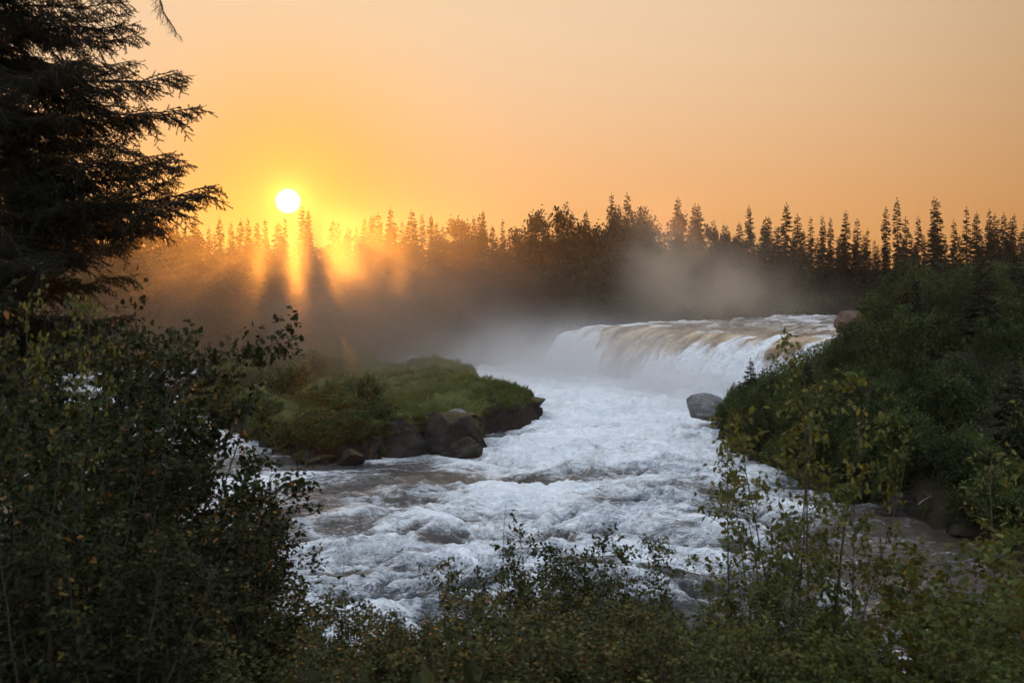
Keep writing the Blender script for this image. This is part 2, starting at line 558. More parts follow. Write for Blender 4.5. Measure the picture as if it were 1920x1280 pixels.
# ------------------------------------------------------------------ water
def pool_fields(X, Y):
    # turbulence: strongest down the middle below the falls
    cx = np.interp(Y, [30, 50, 65, 80, 100, 120, 150, 200], [-2, 0, 3, 7, 10, 12, 12, 0])
    wd = np.interp(Y, [30, 50, 65, 80, 100, 120, 150, 200], [22, 23, 19, 14, 11, 12, 26, 34])
    core = np.exp(-((X - cx) / wd) ** 4)
    wx = X + 3.0 * (fbm(X * .16, Y * .16, 0, 3, 41) - .5) * 2
    wy = Y + 3.0 * (fbm(X * .16, Y * .16, 0, 3, 42) - .5) * 2
    a = fbm(wx * .10, wy * .25, 0, 3, 43, ridged=True)
    b = fbm(wx * .30, wy * .66, 0, 4, 44, ridged=True)
    c = fbm(wx * 1.1, wy * 2.4, 0, 4, 45, ridged=True)
    amp = 0.30 + 1.05 * core
    z = amp * ((a - .6) * 2.1 + (b - .55) * 0.75 + (c - .5) * 0.08)
    foam = 0.31 + 0.25 * core + 1.05 * (fbm(wx * .10, wy * .14, 0, 4, 46) - .5) + 0.70 * (b - .6) * core + 0.35 * (a - .6) + 0.35 * (c - .55)
    foam = foam + 0.35 * sstep(Y, 80, 135) * core
    brown = np.clip(0.35 + 1.2 * (fbm(X * .06, Y * .06, 0, 3, 47) - .5) + 0.5 * sstep(X, 12, 20) * sstep(Y, 75, 55), 0, 1)
    # calm, dark corners: the lee of the island, the brown pool under the right bank
    lee = np.exp(-((X + 9) / 9) ** 2 - ((Y - 84) / 6.0) ** 2)
    brn = np.exp(-((X - 21) / 6.5) ** 2 - ((Y - 54) / 9) ** 2)
    foam = foam - 0.30 * lee - 0.30 * brn
    z = z * (1 - 0.6 * lee) * (1 - 0.6 * brn)
    foam = foam - 0.10 * sstep(X, -12, -30)
    foam = foam - 0.25 * sstep(Y, 98, 58) - 0.10 * sstep(Y, 58, 46)
    return z, np.clip(foam, 0, 1), brown


py = np.concatenate([np.arange(1330, 660, -1.25), np.arange(660, 600, -3.0)])
wy_ = CAMZ * FPX / (py - HOR)
wpx = np.arange(-500, 2300, 3.0)
X = (wpx[None, :] - 960) / FPX * wy_[:, None]
Y = np.repeat(wy_[:, None], len(wpx), 1)
z, foam, brown = pool_fields(X, Y)
V = np.stack([X, Y, z], -1).reshape(-1, 3)
F = grid_faces(len(wy_), len(wpx))
q = (X - CREST0[0]) * -DN[0] + (Y - CREST0[1]) * -DN[1]
bad = ((q > 3) & (X > 6)) | (Y > 240)
keep = ~bad.ravel()[F].any(1)
link('river_pool', mesh('river_pool', V, [F[keep]], True, {'foam': foam.ravel(), 'brown': brown.ravel()}), M_WATER, kind='structure')

# the falls and the river above: rows run from far upstream over the lip down to the pool
us = np.linspace(-0.02, 1.06, 560)
prof_s = np.concatenate([np.linspace(78, 8, 100), np.linspace(7.6, -9.5, 150)])     # metres upstream of the crest
U, S = np.meshgrid(us, prof_s)
bend = 2.2 * np.sin(U * 7.0) + 5.5 * (fbm(U * 12, 0 * U, 0, 4, 51) - .5)             # the lip is not straight
base = CREST0[None, None, :] + (U * CLEN)[..., None] * CT
along = U * CLEN
thr = S + bend * sstep(S, 40, 0)
lobes = fbm(along * .16, 0 * along, 0, 3, 52)
out_ = np.maximum(0, -S)                                                          # metres beyond the crest
lipz = LIPZ - 0.9 * sstep(U, 0.10, 0.0) + 1.5 * (fbm(along * .21, S * .04, 0, 3, 50) - .5)
drop = np.where(S > 0, 0.0, 0)
tfall = np.clip((4.0 - S) / 13.5, 0, 1)                                           # 0 well before the lip, 1 at the foot
zprof = lipz - (lipz + 0.9) * np.clip(tfall, 0, 1) ** 1.75
adv = 4.0 - (4.0 + 4.6 + 2.6 * (lobes - .5)) * (1 - (1 - tfall) ** 1.45)            # horizontal run shortens as it falls
hs = np.where(S > 4, S, adv) + bend * sstep(S, 45, 0)
rap = sstep(S, 2, 10)
wv = fbm(along * .10, S * .10, 0, 4, 53, ridged=True) - .6
wv2 = fbm(along * .45, S * .30, 0, 4, 54, ridged=True) - .6
zz = zprof + 0.018 * np.clip(S - 4, 0, 100) + (0.25 + .75 * rap) * (wv * 1.7 + wv2 * .7) * sstep(tfall, .5, 0)
face = sstep(tfall, .02, .26)
st1 = fbm(along * .38, tfall * 1.3, 0, 4, 55) - .5
st2 = fbm(along * 1.5, tfall * 4.0, 0, 4, 56) - .5
st3 = fbm(along * 1.1, tfall * 9.0, 0.3, 4, 57) - .5
hs = hs - face * (st1 * 3.6 + st2 * 1.3 + st3 * (0.4 + 1.0 * tfall))
zz = zz + face * (st3 * .7 + st2 * .4)
P2 = base - hs[..., None] * DN
V = np.concatenate([P2, zz[..., None]], -1).reshape(-1, 3)
white = .6 * fbm(along * .11, tfall * .7, 0, 3, 58) + .4 * fbm(along * .55, tfall * .8, 0, 3, 68)
ends = sstep(U, .25, .10) + 0.85 * sstep(U, .80, .93)
foam = np.where(S > 4, 0.36 + .35 * (wv + wv2) + .2 * sstep(S, 12, 40) * (fbm(along * .08, S * .12, 0, 3, 59) - .3),
                0.20 + 0.66 * tfall ** .9 + 1.9 * (white - .5)) + np.clip(ends, 0, 1) * .45 * sstep(S, 30, 2)
brown = np.clip(np.where(S > 4, 0.35 * sstep(S, 40, 4) + .15, 0.9), 0, 1)
down = np.cumsum(np.concatenate([[np.zeros(U.shape[1])], np.linalg.norm(np.diff(V.reshape(*U.shape, 3), axis=0), axis=-1)]), 0)
link('waterfall', mesh('waterfall', V, [grid_faces(len(prof_s), len(us))], True,
     {'foam': np.clip(foam, 0, 1).ravel(), 'brown': brown.ravel(), 'along': along.ravel(), 'down': down.ravel()}), M_FALL, kind='structure')


# ------------------------------------------------------------------ rocks
def rock_mesh(name, seed, cuts=14, sub=4):
    import bmesh
    rg = np.random.default_rng(seed)
    bm = bmesh.new()
    bmesh.ops.create_icosphere(bm, subdivisions=sub + 1, radius=1)
    P = np.array([v.co for v in bm.verts])
    for k in range(cuts):                       # slice flat facets off a ball
        d = unit(rg.normal(size=3) * (1, 1, .8))
        h = rg.uniform(.34, .80)
        e = np.maximum(P @ d - h, 0)
        P = P - e[:, None] * d * 0.96
    nrm = unit(P)
    P = P + nrm * ((fbm(P[:, 0] * 2.3 + seed, P[:, 1] * 2.3, P[:, 2] * 2.3, 5, seed) - .5) * .22)[:, None]
    P = P + nrm * ((fbm(P[:, 0] * 1.2, P[:, 1] * 1.2, P[:, 2] * 7.0 + seed, 3, seed + 9, ridged=True) - .6) * .13)[:, None]    # bedding ledges
    for v, p in zip(bm.verts, P):
        v.co = p
    me = bpy.data.meshes.new(name)
    bm.to_mesh(me)
    bm.free()
    for p in me.polygons:
        p.use_smooth = True
    return me


ROCKS = [rock_mesh('rock', s) for s in (3, 8, 15, 22, 31, 40)]


def rock(v, px, py, Y, size, mat, label, rz=0.0, tilt=(0, 0), group=None, dz=0.0):
    x, y, z = at(px, py, Y)
    me = ROCKS[v].copy()
    me.materials.append(mat)
    o = link('boulder', me, None, None, label=label, category='rock', group=group)
    o.location = (x, y, z + dz)
    o.scale = size
    o.rotation_euler = (tilt[0], tilt[1], rz)
    return o


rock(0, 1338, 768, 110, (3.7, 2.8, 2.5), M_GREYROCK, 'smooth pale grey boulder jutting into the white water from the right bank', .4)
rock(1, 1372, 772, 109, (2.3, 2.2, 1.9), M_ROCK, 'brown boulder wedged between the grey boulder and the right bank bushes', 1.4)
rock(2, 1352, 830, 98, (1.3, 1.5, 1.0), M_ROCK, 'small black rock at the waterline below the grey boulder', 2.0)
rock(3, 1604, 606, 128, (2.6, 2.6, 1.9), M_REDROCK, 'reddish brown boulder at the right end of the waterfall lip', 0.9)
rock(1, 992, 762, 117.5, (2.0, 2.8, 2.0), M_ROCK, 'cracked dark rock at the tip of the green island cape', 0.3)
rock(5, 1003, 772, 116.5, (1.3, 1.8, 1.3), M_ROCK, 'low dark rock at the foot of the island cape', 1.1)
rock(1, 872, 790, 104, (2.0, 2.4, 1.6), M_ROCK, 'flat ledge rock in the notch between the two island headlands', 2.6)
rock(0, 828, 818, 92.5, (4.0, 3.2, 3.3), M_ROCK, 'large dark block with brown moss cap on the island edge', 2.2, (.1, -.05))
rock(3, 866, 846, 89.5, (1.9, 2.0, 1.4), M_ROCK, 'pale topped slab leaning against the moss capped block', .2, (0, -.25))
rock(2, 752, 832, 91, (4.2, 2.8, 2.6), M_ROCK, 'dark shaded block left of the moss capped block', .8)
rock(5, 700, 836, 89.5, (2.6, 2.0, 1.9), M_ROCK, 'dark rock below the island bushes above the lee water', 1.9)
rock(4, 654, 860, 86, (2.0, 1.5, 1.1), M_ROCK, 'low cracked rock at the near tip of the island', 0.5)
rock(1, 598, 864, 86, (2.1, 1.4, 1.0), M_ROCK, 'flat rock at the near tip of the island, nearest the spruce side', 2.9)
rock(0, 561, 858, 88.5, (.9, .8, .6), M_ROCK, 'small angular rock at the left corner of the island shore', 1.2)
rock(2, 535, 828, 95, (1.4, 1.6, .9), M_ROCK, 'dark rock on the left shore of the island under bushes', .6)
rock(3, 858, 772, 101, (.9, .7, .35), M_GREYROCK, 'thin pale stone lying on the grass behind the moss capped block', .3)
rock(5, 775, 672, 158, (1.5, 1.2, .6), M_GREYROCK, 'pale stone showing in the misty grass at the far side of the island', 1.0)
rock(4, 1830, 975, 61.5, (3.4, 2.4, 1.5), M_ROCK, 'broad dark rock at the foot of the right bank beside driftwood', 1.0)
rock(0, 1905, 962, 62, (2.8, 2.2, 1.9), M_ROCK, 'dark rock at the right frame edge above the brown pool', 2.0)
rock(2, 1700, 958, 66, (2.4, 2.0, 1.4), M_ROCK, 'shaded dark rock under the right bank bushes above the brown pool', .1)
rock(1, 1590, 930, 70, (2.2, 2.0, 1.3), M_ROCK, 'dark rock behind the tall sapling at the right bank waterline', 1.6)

for px0, py0, px1, py1, Yd, lab in ((1812, 940, 1798, 985, 62, 'short bleached log standing against the rocks of the right bank'),
                                    (1820, 965, 1850, 938, 61, 'bleached log leaning to the right over the right bank rocks'),
                                    (1722, 945, 1752, 925, 64, 'thin pale dead branch on the shaded right bank')):
    a, b = np.array(at(px0, py0, Yd)), np.array(at(px1, py1, Yd + .5))
    tt = np.linspace(0, 1, 9)[:, None]
    P = a + (b - a) * tt + np.array([0.05, 0, .08]) * np.sin(tt * 5)
    g = Geo()
    thick = .16 if 'thin' not in lab else .05
    g.tube(P, np.linspace(thick, thick * .55, 9), 8)
    dv = b - a
    for f, s in ((.45, 1), (.7, -1)):
        p = a + dv * f
        g.tube(np.stack([p, p + np.array([.25 * s, .1, .2]), p + np.array([.4 * s, .15, .42])]), [thick * .3, thick * .2, thick * .08], 5)
    link('driftwood_log', g.mesh('driftwood_log'), M_LOG, None, label=lab, category='log')


# ------------------------------------------------------------------ plants: generators
def path(rg, p, d, L, n, bend=(0, 0, 0), wig=.12):
    pts = [np.array(p, float)]
    d = np.array(d, float)
    d /= np.linalg.norm(d)
    for k in range(n):
        d = d + np.array(bend) / n + rg.normal(size=3) * wig
        d /= np.linalg.norm(d)
        pts.append(pts[-1] + d * L / n)
    return np.array(pts)


def interp_path(P, t):
    k = t * (len(P) - 1)
    i = min(int(k), len(P) - 2)
    f = k - i
    return P[i] * (1 - f) + P[i + 1] * f, P[i + 1] - P[i]


def far_spruce(seed, H=22.0, Rm=2.1, club=False, sparse=1.0):
    rg = np.random.default_rng(seed)
    g = Geo()
    zz = np.linspace(0, H * .99, 10)
    wob = np.cumsum(rg.normal(size=(10, 2)) * .05, 0)
    ax = np.c_[wob, zz]
    g.tube(ax, np.linspace(.20, .025, 10), 6)
    P, D, N, L, W, T = [], [], [], [], [], []
    z = H * rg.uniform(.10, .2)
    while z < H * .985:
        t = z / H
        prof = (1 - t) ** .92 * min(1, .60 + t * 1.5)
        if club and .78 < t < .95:
            prof *= 1.5
        for k in range(rg.integers(3, 6)):
            if rg.random() > .92 * sparse:
                continue
            az = rg.uniform(0, 2 * PI)
            ln = Rm * prof * rg.uniform(.55, 1.15) + .18
            dr = rg.uniform(-.55, -.15) + .5 * max(0, t - .75) / .25
            d0 = np.array([math.cos(az), math.sin(az), dr])
            bx = np.interp(z, zz, ax[:, 0]), np.interp(z, zz, ax[:, 1])
            b0 = np.array([*bx, z])
            if ln > .9:
                g.tube(np.stack([b0, b0 + d0 * ln * .9]), [.03, .008], 3)
            m = max(9, int(ln * 34))
            f = rg.uniform(0.02, 1, m) ** .75
            side = np.array([-math.sin(az), math.cos(az), 0])
            sp = (1.15 - f) * ln * .40
            p = b0 + d0 * (f * ln)[:, None] + side * (rg.uniform(-1, 1, m) * sp)[:, None] + np.array([0, 0, 1.0]) * (.18 * ln * f ** 2.5 - .05)[:, None]
            P.append(p)
            D.append(d0 * 1.0 + side * rg.normal(size=m)[:, None] * .8 + rg.normal(size=(m, 3)) * .25 + np.array([0, 0, -.35]))
            N.append(rg.normal(size=(m, 3)) * .8 + np.array([0, 0, 1]))
            L.append(rg.uniform(.30, .60, m) * (.55 + .45 * prof))
            W.append(rg.uniform(.17, .33, m) * (.55 + .45 * prof))
            T.append(np.clip(rg.normal(.4, .2, m) + rg.normal() * .12, 0, 1))
        z += rg.uniform(.15, .30)
    top = np.array([[ax[-1, 0], ax[-1, 1], H * .985]] * 4)
    P.append(top)
    D.append(np.array([[0, 0, 1], [.1, 0, 1], [0, .1, 1], [-.1, 0, 1.]]))
    N.append(rg.normal(size=(4, 3)))
    L.append(np.full(4, .6))
    W.append(np.full(4, .14))
    T.append(np.full(4, .4))
    cm = leaf_mesh('crown', *map(np.concatenate, (P, D, N, L, W, T)), full=False)
    return [('trunk', g.mesh('trunk'), M_BARK), ('crown', cm, M_NEEDLE_FAR)]


def leafy(seed, H, spread, stems, l1, l2, nleaf, leaf, mat, full=True, lean=.35, bare=.25, twig=.35, stemr=.012, tint=(.45, .22), sides=5, zsq=1.0, droop=.0, up=.55, trunk=False):
    """stems > side branches > twigs > leaves; metres.  Returns the stem part and the foliage part"""
    rg = np.random.default_rng(seed)
    g = Geo()
    P, D, N, T = [], [], [], []
    for s in range(stems):
        az = 2 * PI * (s + rg.uniform(0, .8)) / stems
        ln = H * rg.uniform(.72, 1.0) if s else H
        le = lean * rg.uniform(.3, 1.1) if stems > 1 else lean * .15
        d = np.array([math.cos(az) * le, math.sin(az) * le, 1.0])
        ax = path(rg, (math.cos(az) * .1, math.sin(az) * .1, -.15), d, ln, 9, (0, 0, .15), .055)
        r0 = stemr * H
        g.tube(ax, np.linspace(r0, r0 * .15, len(ax)), sides + 1)
        for j in range(l1):
            t = bare + (1 - bare) * (j + rg.uniform(0, 1)) / l1
            p, dd = interp_path(ax, min(t, .999))
            a2 = rg.uniform(0, 2 * PI)
            bl = spread * (1 - .72 * ((t - bare) / (1 - bare)) ** 1.3) * rg.uniform(.55, 1.1)
            if trunk:
                bl *= .55 + .9 * math.sin(PI * min(1, (t - bare) / (1 - bare) * .9 + .1))
            bd = np.array([math.cos(a2), math.sin(a2), up + rg.normal() * .25])
            bp = path(rg, p, bd, bl, 5, (0, 0, .25 - droop), .12)
            g.tube(bp, np.linspace(r0 * .38 * (1 - .5 * t), r0 * .08, len(bp)), 4 if full else 3)
            tone = rg.normal() * .10
            for q in range(l2):
                t2 = .2 + .8 * (q + rg.uniform(0, 1)) / l2
                p2, d2 = interp_path(bp, min(t2, .999))
                td = unit(d2) + rg.normal(size=3) * .65 + np.array([0, 0, .15 - droop])
                tl = twig * rg.uniform(.5, 1.2)
                tp = path(rg, p2, td, tl, 3, (0, 0, -.1), .15)
                if full:
                    g.tube(tp, np.linspace(r0 * .10, r0 * .04, len(tp)), 3)
                m = max(2, int(rg.poisson(nleaf)))
                f = rg.uniform(.1, 1.0, m)
                kk = f * (len(tp) - 1)
                ii = np.minimum(kk.astype(int), len(tp) - 2)
                pp = tp[ii] + (tp[ii + 1] - tp[ii]) * (kk - ii)[:, None]
                td = unit(td)
                ld = td + unit(rg.normal(size=(m, 3))) * 1.0 + np.array([0, 0, -.35])
                P.append(pp + (rg.normal(size=(m, 3)) * (.10 * twig if full else .30 * twig)))
                D.append(ld)
                N.append(rg.normal(size=(m, 3)) * .55 + np.array([0, 0, 1.0]))
                T.append(np.clip(rg.normal(tint[0], tint[1], m) + tone + .10 * (t - .5), 0, 1))
    P, D, N, T = map(np.concatenate, (P, D, N, T))
    P[:, 2] *= zsq
    lm = leaf_mesh('foliage', P, D, N, rg.uniform(.65, 1.2, len(P)) * leaf, rg.uniform(.45, .75, len(P)) * leaf, T, full)
    return [('stem' if not trunk else 'trunk', g.mesh('stem'), M_STEM), ('foliage' if not trunk else 'crown', lm, mat)]


# ------------------------------------------------------------------ far treeline
rnd = random.Random(5)
SPR = [Proto('spruce', far_spruce(100 + k, 22, (2.9, 3.4, 2.7, 3.7, 3.0, 3.3)[k], k in (1, 4), (1, 1, .85, 1, .9, 1)[k])) for k in range(6)]
THIN = [Proto('spruce', far_spruce(120 + k, 22, 1.7, True, .9)) for k in range(2)]
DEC = [Proto('broadleaf_tree', leafy(140 + k, 15, 4.2, 3, 16, 6, 16, .55, M_LEAF_FAR, False, .22, .3, 1.4, .010, trunk=True)) for k in range(3)]
SCRUB = [Proto('shrub', leafy(150 + k, 5.0, 2.4, 6, 9, 5, 16, .42, M_LEAF_FAR, False, .6, .12, .9, .008)) for k in range(3)]


def gz(x, y):
    return float(ground_h(np.array([x]), np.array([y]))[0])


def far_tree(px, py, kinds, label, group, Y=None, wide=1.0, cat='spruce'):
    Y = Y or rnd.uniform(212, 226) + 0.03 * max(0, px - 1000)
    x, y, z = at(px, py + (2 if px < 620 else 7), Y)           # the leader shoot stands a little above the crown
    base = gz(x, y) - .2
    pr = rnd.choice(kinds)
    H = 22.0 if cat == 'spruce' else 15.0
    s = (z - base) / H
    wsc = wide * rnd.uniform(.85, 1.12) * (0.6 + 0.4 * s)
    return pr.place((x, y, base), (wsc, wsc, s), rnd.uniform(0, 6.28), label, cat, group)


RIGHT_SPRUCE = {
    (1147, 356): 'upright spruce rising above the round crowns, left one of the tall pair', (1175, 356): 'ragged broad topped spruce rising above the round crowns, right one of the tall pair',
    (1272, 364): 'tall pointed spruce just right of the round crowns behind the mist plume', (1301, 376): 'spruce with a twin top, left stem of the twins behind the waterfall',
    (1310, 377): 'spruce with a twin top, right stem of the twins behind the waterfall', (1406, 379): 'dense pointed spruce above the left half of the waterfall lip',
    (1473, 374): 'tallest evenly tapered spruce above the middle of the waterfall lip', (1544, 397): 'thin pole like spruce, left one of two slender ones behind the falls',
    (1558, 402): 'thin pole like spruce, right one of two slender ones behind the falls', (1586, 389): 'dark spruce standing alone right of the two slender ones',
    (1661, 382): 'pointed spruce left beside the tallest needle topped spruce over the right bank', (1681, 365): 'tallest needle topped spruce over the right bank bushes',
    (1749, 364): 'tall wide twin topped spruce above the right bank, front stem', (1756, 367): 'tall spruce grown into the wide twin topped one above the right bank',
    (1814, 382): 'broad spruce between the twin topped one and the right frame edge', (1902, 395): 'last pointed spruce of the treeline at the right frame edge'}
more_right = [(1364, 417), (1386, 410), (1430, 412), (1441, 399), (1458, 418), (1508, 424), (1520, 400), (1571, 440), (1606, 404), (1625, 423), (1697, 401), (1720, 399),
              (1787, 406), (1830, 391), (1856, 386), (1865, 395), (1881, 393), (1894, 404), (1925, 400), (1950, 385), (1985, 395)]
for (px, py_), lab in RIGHT_SPRUCE.items():
    far_tree(px, py_, THIN if 'thin' in lab or 'needle' in lab else SPR, lab, 'spruces of the far treeline', wide=1.2)
for px, py_ in more_right:
    far_tree(px, py_, SPR, 'dark middle sized spruce in the crisp treeline right of the falls', 'middle sized spruces right of the falls', wide=1.2)
left_spruce = [(370, 431), (392, 424), (412, 405), (432, 415), (451, 409), (464, 408), (483, 414), (499, 409), (624, 404), (633, 409), (653, 417), (668, 418)]
for px, py_ in left_spruce:
    far_tree(px, py_, SPR, 'orange glowing hazy spruce in the treeline beside the low sun', 'hazy spruces beside the sun')
far_tree(536, 405, [SPR[2]], 'spruce directly under the sun that throws the dark streak into the mist', 'spruces of the far treeline', 216)
far_tree(567, 397, [SPR[2]], 'golden spruce just right of the sun, left one of a pair', 'spruces of the far treeline', 216)
far_tree(579, 390, [SPR[3]], 'golden spruce just right of the sun, taller right one of a pair', 'spruces of the far treeline', 215)
for px, py_ in [(684, 402), (694, 399), (701, 396), (714, 410), (730, 413), (741, 410), (753, 408), (763, 415), (776, 409), (817, 409), (830, 415), (954, 420), (968, 418), (925, 415)]:
    far_tree(px, py_, SPR, 'brown hazy spruce in the treeline between the sun and the round crowns', 'brown hazy spruces')
far_tree(793, 395, [THIN[0]], 'thin spruce poking above the brown hazy treeline, left of two', 'spruces of the far treeline')
far_tree(808, 395, [THIN[1]], 'thin spruce poking above the brown hazy treeline, right of two', 'spruces of the far treeline')
far_tree(907, 387, [SPR[3]], 'tall broad spruce standing over the hazy treeline left of the round crowns', 'spruces of the far treeline')
far_tree(887, 399, [THIN[1]], 'slim spruce left against the tall broad one in the hazy treeline', 'spruces of the far treeline')
far_tree(941, 405, [SPR[2]], 'slim pointed spruce right of the tall broad one in the hazy treeline', 'spruces of the far treeline')
far_tree(1050, 387, [SPR[1]], 'small spruce tip between the two leftmost round crowns', 'spruces of the far treeline')
far_tree(1097, 387, [SPR[4]], 'small spruce tip just left of the mist plume crowns', 'spruces of the far treeline')
for px, py_, lab in ((849, 404, 'airy broadleaf tree in the brown hazy part of the treeline'), (868, 406, 'second airy broadleaf tree, left of the tall broad spruce'),
                     (1007, 392, 'round crowned broadleaf tree at the left end of the round crowns'), (1035, 402, 'low round broadleaf crown beside the leftmost round one'),
                     (1072, 391, 'broad round crown left of the tall spruce pair'), (1132, 397, 'broad round crown directly below the tall spruce pair'),
                     (1165, 394, 'dense round crown under the ragged spruce of the pair'), (1210, 397, 'round crown right of the tall spruce pair'),
                     (1250, 402, 'narrow round crown left of the tall pointed spruce'), (1345, 421, 'low round crown right of the twin stemmed spruce'),
                     (312, 418, 'orange hazy broadleaf crown at the tip of the near spruce branches')):
    far_tree(px, py_, DEC, lab, 'round crowned trees of the far treeline', wide=1.15, cat='broadleaf tree')
# rows behind and in front that close the wood
for k in range(150):
    px = -60 + 2080 * (k + rnd.uniform(0, 1)) / 150
    far_tree(px, rnd.uniform(434 if px < 980 else 424, 458) if not 500 < px < 620 else rnd.uniform(455, 475), SPR, 'lower spruce filling the gaps inside the far treeline', 'filler spruces of the far wood', Y=rnd.uniform(228, 246) + .03 * max(0, px - 1000))
for k in range(30):
    px = -60 + 420 * k / 30
    far_tree(px, rnd.uniform(405, 440), SPR, 'hazy spruce of the far treeline seen through the near spruce branches', 'spruces behind the near spruce')
for k in range(70):
    px = 150 + 1450 * (k + rnd.uniform(0, 1)) / 70
    x = (px - 960) / FPX * 205
    y = float(np.interp(x, FAR[:, 0], FAR[:, 1])) + rnd.uniform(6, 14)
    py_ = rnd.uniform(455, 510)
    far_tree((x / y) * FPX + 960, py_, SPR if rnd.random() < .6 else DEC, 'lower dark tree on the misty far bank', 'lower trees on the far bank', Y=y, wide=1.3, cat='tree')
for k in range(90):
    px = 120 + 1500 * (k + rnd.uniform(0, 1)) / 90
    x = (px - 960) / FPX * 198
    y = float(np.interp(x, FAR[:, 0], FAR[:, 1])) + rnd.uniform(1, 8)
    s = rnd.uniform(.8, 1.5)
    rnd.choice(SCRUB).place((x, y, gz(x, y) - .3), (s * 1.2, s * 1.2, s), rnd.uniform(0, 6.28), 'dark shrub at the foot of the misty far wood', 'shrub', 'shrubs at the foot of the far wood')

# ------------------------------------------------------------------ island: bushes and grass
BUSH = [Proto('bush', leafy(200 + k, 3.2, 1.7, 7, 9, 6, 15, .26, M_BUSH, False, .75, .1, .6, .008, tint=(.42, .22))) for k in range(4)]
BUSHG = [Proto('bush', leafy(210 + k, 2.4, 1.3, 8, 8, 6, 16, .20, M_BUSH, False, .8, .08, .5, .007, tint=(.58, .2))) for k in range(3)]


def iz(x, y):
    return float(isle_h(np.array([x]), np.array([y]))[0])


for k in range(26):
    px, py_ = 470 + 290 * (k + rnd.random()) / 26, 0
    for y in np.arange(83, 120, .5):
        x = (px - 960) / FPX * y
        if float(isle_d(np.array([x]), np.array([y]))[0]) > rnd.uniform(.2, 1.6):
            break
    s = rnd.uniform(.35, .75)
    rnd.choice(BUSH + BUSHG).place((x, y, max(.2, iz(x, y)) - .2), (s * 1.2, s * 1.2, s), rnd.uniform(0, 6.28), 'bush hanging over the near shore of the island', 'bush', 'bushes along the near island shore')
cnt = 0
while cnt < 72:
    x, y = rnd.uniform(-46, 0), rnd.uniform(85, 176)
    if float(isle_d(np.array([x]), np.array([y]))[0]) < 0.6:
        continue
    px = 960 + FPX * x / y
    # the bushes hold the left and the near left of the island; the cape stays grass
    lim = np.interp(y, [85, 95, 105, 120, 140, 160, 176], [700, 760, 690, 640, 640, 680, 690])
    if px > lim + rnd.uniform(-25, 20) or px < 150:
        continue
    s = rnd.uniform(.55, 1.15) * (1.0 if y > 100 else .75)
    p = rnd.choice(BUSH if rnd.random() < .6 else BUSHG)
    p.place((x, y, iz(x, y) - .15), (s * 1.15, s * 1.15, s), rnd.uniform(0, 6.28), 'green bush among the thicket covering the left of the island', 'bush', 'bushes on the island')
    cnt += 1
for px, py_, Yd, s, lab in ((745, 800, 90.5, .6, 'low bush hanging over the dark rocks left of the moss capped block'), (700, 790, 92, .8, 'bush at the grass edge above the lee water'),
                            (640, 800, 89, .9, 'pale green bush at the near tip of the island above flat rocks'), (590, 790, 91, .8, 'round bush on the left corner of the near island tip'),
                            (935, 722, 118, .45, 'small shrub on top of the green cape'), (880, 712, 122, .4, 'low shrub on the grassy rise behind the cape')):
    x, y, _ = at(px, py_, Yd)
    BUSHG[int(px) % 3].place((x, y, max(.5, iz(x, y)) - .1), (s, s, s * .9), px, lab, 'bush', 'named bushes of the island')

rg = np.random.default_rng(77)
NB = 130000
gxx, gyy = rg.uniform(-30, 4, NB), rg.uniform(86, 176, NB)
dd = isle_d(gxx, gyy)
tuft = fbm(gxx * .5, gyy * .5, 0, 3, 61)
ok = (dd > 0.9) & (rg.random(NB) < sstep(tuft, .30, .6) + .25) & (960 + FPX * gxx / gyy > 560)
gxx, gyy, tuft = gxx[ok], gyy[ok], tuft[ok]
n = len(gxx)
hgt = (.28 + .75 * sstep(tuft, .4, .75)) * rg.uniform(.6, 1.2, n)
Dg = rg.normal(size=(n, 3)) * .35 + np.array([.15, 0, 1])
hue = np.clip(.35 + .55 * (fbm(gxx * .12, gyy * .12, 0, 3, 62) - .35) * 1.6 + rg.normal(size=n) * .14, 0, 1)
link('grass', leaf_mesh('grass', np.c_[gxx, gyy, isle_h(gxx, gyy) - .05], Dg, rg.normal(size=(n, 3)), hgt, .07, hue, False), M_GRASS, kind='stuff')

for k in range(34):
    px = 640 + 380 * (k + rnd.random()) / 34
    for y in np.arange(84, 130, .4):
        x = (px - 960) / FPX * y
        if float(isle_d(np.array([x]), np.array([y]))[0]) > rnd.uniform(.6, 2.6):
            break
    s = rnd.uniform(.14, .34)
    BUSHG[k % 3].place((x, y, max(.5, iz(x, y)) - .12), (s * 1.4, s * 1.4, s), k, 'small plant tuft along the rock edge of the island', 'bush', 'tufts along the island edge', name='shrub')

# ------------------------------------------------------------------ right bank
RB = [Proto('bush', leafy(220 + k, 4.0, 1.9, 6, 11, 6, 17, .21, M_BUSH, False, .55, .1, .6, .008, tint=(.40, .22))) for k in range(4)]
RT = [Proto('broadleaf_tree', leafy(230 + k, 7.5, 2.4, 3, 16, 7, 17, .22, M_BUSH, False, .25, .2, .7, .009, tint=(.36, .2), trunk=True)) for k in range(3)]
RS = [Proto('spruce', far_spruce(240 + k, 7.0, 1.9)) for k in range(2)]


def right_plant(pr, x, y, s, label, cat, group):
    # the thicket steps down towards the falls, so that the right end of the lip stays in view
    px = 960 + FPX * x / y
    ymin = np.interp(px, [1340, 1400, 1500, 1560, 1600, 1650, 1750], [760, 712, 682, 645, 602, 535, 480])
    zmax = CAMZ - (ymin - HOR) / FPX * y
    H0 = {'bush': 4.3, 'broadleaf tree': 8.2, 'spruce': 7.0}[cat]
    s = min(s, (zmax - gz(x, y)) / H0)
    if s < .22:
        return
    pr.place((x, y, gz(x, y) - .25), (s * rnd.uniform(.9, 1.2), s * rnd.uniform(.9, 1.2), s), rnd.uniform(0, 6.28), label, cat, group)


